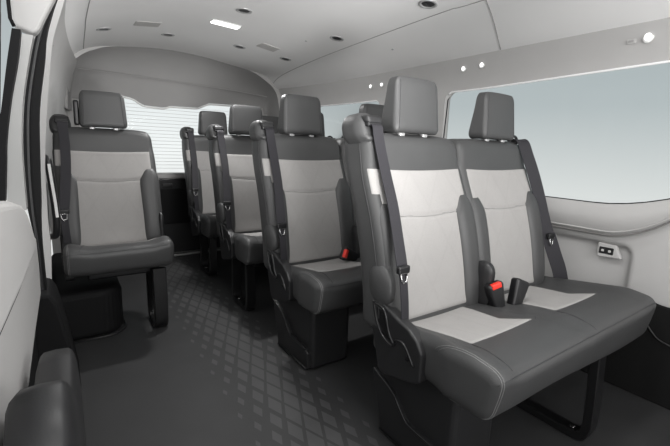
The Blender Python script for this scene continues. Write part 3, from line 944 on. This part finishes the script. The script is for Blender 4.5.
# grab handle on the door pillar by the single seat
g = empty('grab_handle', (-1.052, 1.06, .76)); tag(g, 'upright black grab handle with a pale inlay on the wall beside the single seat', 'handle')
link('grip', tube([(q.x, q.y, q.z) for q in spline([(-.016, .03, .10), (-.010, 0, .118), (.0, -.012, .105), (.004, -.016, .06), (.008, -.016, -.04), (.010, -.014, -.14), (.004, -.004, -.195), (-.012, .03, -.21)], 6)], .0135, 12), BLACK, g)
link('inlay', ribbon(spline([(.003, -.031, .095), (.007, -.031, .02), (.012, -.030, -.06), (.014, -.030, -.12)], 6), .010, .003), WHITEP, g)['label'] = 'pale grey inlay strip'

# dark padded armrest close to the camera by the door
def arm_def(P):
    return P
def arm():
    # lofted along the van: a broad near shoulder that steps up to a narrower, taller far part
    secs = [(-.43, -1.094, -1.026, .655), (-.38, -1.094, -1.024, .676), (-.33, -1.094, -1.023, .656), (-.28, -1.093, -1.022, .618), (-.22, -1.091, -1.020, .575), (-.15, -1.089, -1.018, .553), (-.05, -1.088, -1.016, .549), (.01, -1.086, -1.017, .541), (.05, -1.080, -1.022, .510)]
    bm = bmesh.new(); rings = []
    for y, xl, xr, zt in secs:
        c = (xl + xr) / 2; h = (xr - xl) / 2; ring = []
        for k in range(24):
            a = 2 * math.pi * k / 24; ca, sa = math.cos(a), math.sin(a)
            e = .40
            X = c + h * (abs(ca) ** e) * (1 if ca >= 0 else -1); Z = (zt - .15) + .15 * (abs(sa) ** e) * (1 if sa >= 0 else -1)
            ring.append(bm.verts.new((X, y, Z)))
        rings.append(ring)
    for a, b in zip(rings, rings[1:]):
        for k in range(24): bm.faces.new([a[k], a[(k + 1) % 24], b[(k + 1) % 24], b[k]])
    for rg, s in ((rings[0], -1), (rings[-1], 1)):
        c = sum((v.co for v in rg), Vector()) / 24; inner = [bm.verts.new(c + (v.co - c) * .8 + Vector((0, s * .02, 0))) for v in rg]
        for k in range(24): bm.faces.new([rg[k], rg[(k + 1) % 24], inner[(k + 1) % 24], inner[k]])
        bm.faces.new(inner)
    return bm_mesh(bm)
ar = link('armrest', arm(), LEATHER2)
tag(ar, 'dark rounded padded armrest by the pale door panel at the bottom left corner', 'armrest')
link('armrest_bracket', prism([(-.36, .42), (.02, .32), (-.02, .0), (-.26, .0)], 0, -1.085, -1.04, .01, 2), RUBBER, ar)

# ------------------------------------------------------------------ camera
cam = bpy.data.cameras.new('camera'); co = bpy.data.objects.new('camera', cam); COL.objects.link(co)
cam.sensor_fit = 'HORIZONTAL'; cam.sensor_width = 36; cam.lens = 36 * 395.926 / 670; cam.clip_start = .02
yaw, pitch, roll = .61176736, .18890417, .03741064
d = Vector((math.sin(yaw) * math.cos(pitch), math.cos(yaw) * math.cos(pitch), -math.sin(pitch)))
rg = Vector((math.cos(yaw), -math.sin(yaw), 0)); up = rg.cross(d)
r2 = rg * math.cos(roll) + up * math.sin(roll); u2 = -rg * math.sin(roll) + up * math.cos(roll)
M = Matrix((( r2.x, u2.x, -d.x, -1.02001193), (r2.y, u2.y, -d.y, -.90477683), (r2.z, u2.z, -d.z, .96041194), (0, 0, 0, 1)))
co.matrix_world = M
SC.camera = co

# ------------------------------------------------------------------ studio surroundings and light
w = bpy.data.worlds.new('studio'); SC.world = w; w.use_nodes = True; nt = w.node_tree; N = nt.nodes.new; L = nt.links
bg = nt.nodes['Background']
tc = N('ShaderNodeTexCoord'); sp = N('ShaderNodeSeparateXYZ'); L.new(tc.outputs['Generated'], sp.inputs[0])
cr = N('ShaderNodeValToRGB'); mr = N('ShaderNodeMapRange'); mr.inputs[1].default_value = -.30; mr.inputs[2].default_value = .35
L.new(sp.outputs[2], mr.inputs[0]); L.new(mr.outputs[0], cr.inputs[0])
e = cr.color_ramp.elements
e[0].position = 0; e[0].color = (.76, .765, .755, 1)
e[1].position = 1; e[1].color = (.36, .41, .425, 1)
for ps, c in ((.34, (.69, .71, .70, 1)), (.62, (.45, .495, .505, 1))):
    k = e.new(ps); k.color = c
# brighter towards the open front and the left, added to light the interior, and behind the tailgate
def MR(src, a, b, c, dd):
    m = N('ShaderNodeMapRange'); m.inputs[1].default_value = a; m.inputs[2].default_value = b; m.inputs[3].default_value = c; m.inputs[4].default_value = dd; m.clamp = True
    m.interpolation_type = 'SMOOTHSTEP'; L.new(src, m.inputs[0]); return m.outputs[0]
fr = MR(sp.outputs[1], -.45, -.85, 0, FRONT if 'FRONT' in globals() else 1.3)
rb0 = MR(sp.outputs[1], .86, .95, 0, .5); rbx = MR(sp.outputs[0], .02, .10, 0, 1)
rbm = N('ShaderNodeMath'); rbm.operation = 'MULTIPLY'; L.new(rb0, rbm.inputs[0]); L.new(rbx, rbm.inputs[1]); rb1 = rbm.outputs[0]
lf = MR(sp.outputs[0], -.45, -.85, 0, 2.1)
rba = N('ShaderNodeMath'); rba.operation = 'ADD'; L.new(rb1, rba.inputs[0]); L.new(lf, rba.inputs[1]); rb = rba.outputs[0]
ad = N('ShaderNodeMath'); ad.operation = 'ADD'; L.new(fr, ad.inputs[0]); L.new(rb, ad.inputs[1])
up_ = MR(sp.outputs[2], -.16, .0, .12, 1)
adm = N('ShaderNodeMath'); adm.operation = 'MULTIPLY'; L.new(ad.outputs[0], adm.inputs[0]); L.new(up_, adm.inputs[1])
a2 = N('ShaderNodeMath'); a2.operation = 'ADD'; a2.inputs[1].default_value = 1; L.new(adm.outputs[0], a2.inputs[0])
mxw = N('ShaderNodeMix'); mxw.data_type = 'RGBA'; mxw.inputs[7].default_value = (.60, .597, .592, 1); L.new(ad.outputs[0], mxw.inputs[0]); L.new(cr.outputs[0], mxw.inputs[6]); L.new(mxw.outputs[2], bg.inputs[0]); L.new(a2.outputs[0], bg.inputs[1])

def area(name, loc, rot, sx, sy, power, col=(1, 1, 1)):
    l = bpy.data.lights.new(name, 'AREA'); l.shape = 'RECTANGLE'; l.size = sx; l.size_y = sy; l.energy = power; l.color = col
    o = bpy.data.objects.new(name, l); COL.objects.link(o); o.location = loc; o.rotation_euler = rot; return o
# unseen fill added at the cab end, and the dome lamp's own light
area('cab_end_fill', (.0, -1.7, 1.15), (math.radians(140), 0, 0), 1.5, .7, 38, (1, .995, .985))
area('dome_lamp_light', (-.161, 1.494, 1.61), (0, 0, 0), .16, .07, 11, (1, .995, .985))
area('cab_fill_light', (-.30, -.35, 1.57), (0, 0, 0), .5, .12, 7, (1, .995, .985))  # unseen fill added above the near benches, without a lamp fitting

sl = bpy.data.lights.new('headliner_fill', 'SPOT'); sl.energy = 240; sl.spot_size = math.radians(44); sl.spot_blend = .8; sl.shadow_soft_size = .25; sl.color = (1, .995, .985)  # unseen spot added behind the camera to brighten the headliner
so_ = bpy.data.objects.new('headliner_fill', sl); COL.objects.link(so_); so_.location = (-.62, -1.5, .60)
so_.rotation_euler = (Vector((-.25, 1.2, 1.75)) - so_.location).to_track_quat('-Z', 'Y').to_euler()
SC.view_settings.view_transform = 'Standard'; SC.view_settings.look = 'None'
SC.view_settings.gamma = 1; SC.view_settings.use_curve_mapping = False
SC.view_settings.exposure = 0.09
SC.cycles.max_bounces = 10; SC.cycles.diffuse_bounces = 6; SC.cycles.transparent_max_bounces = 12
SC.cycles.use_denoising = True
SC.cycles.sample_clamp_indirect = 6
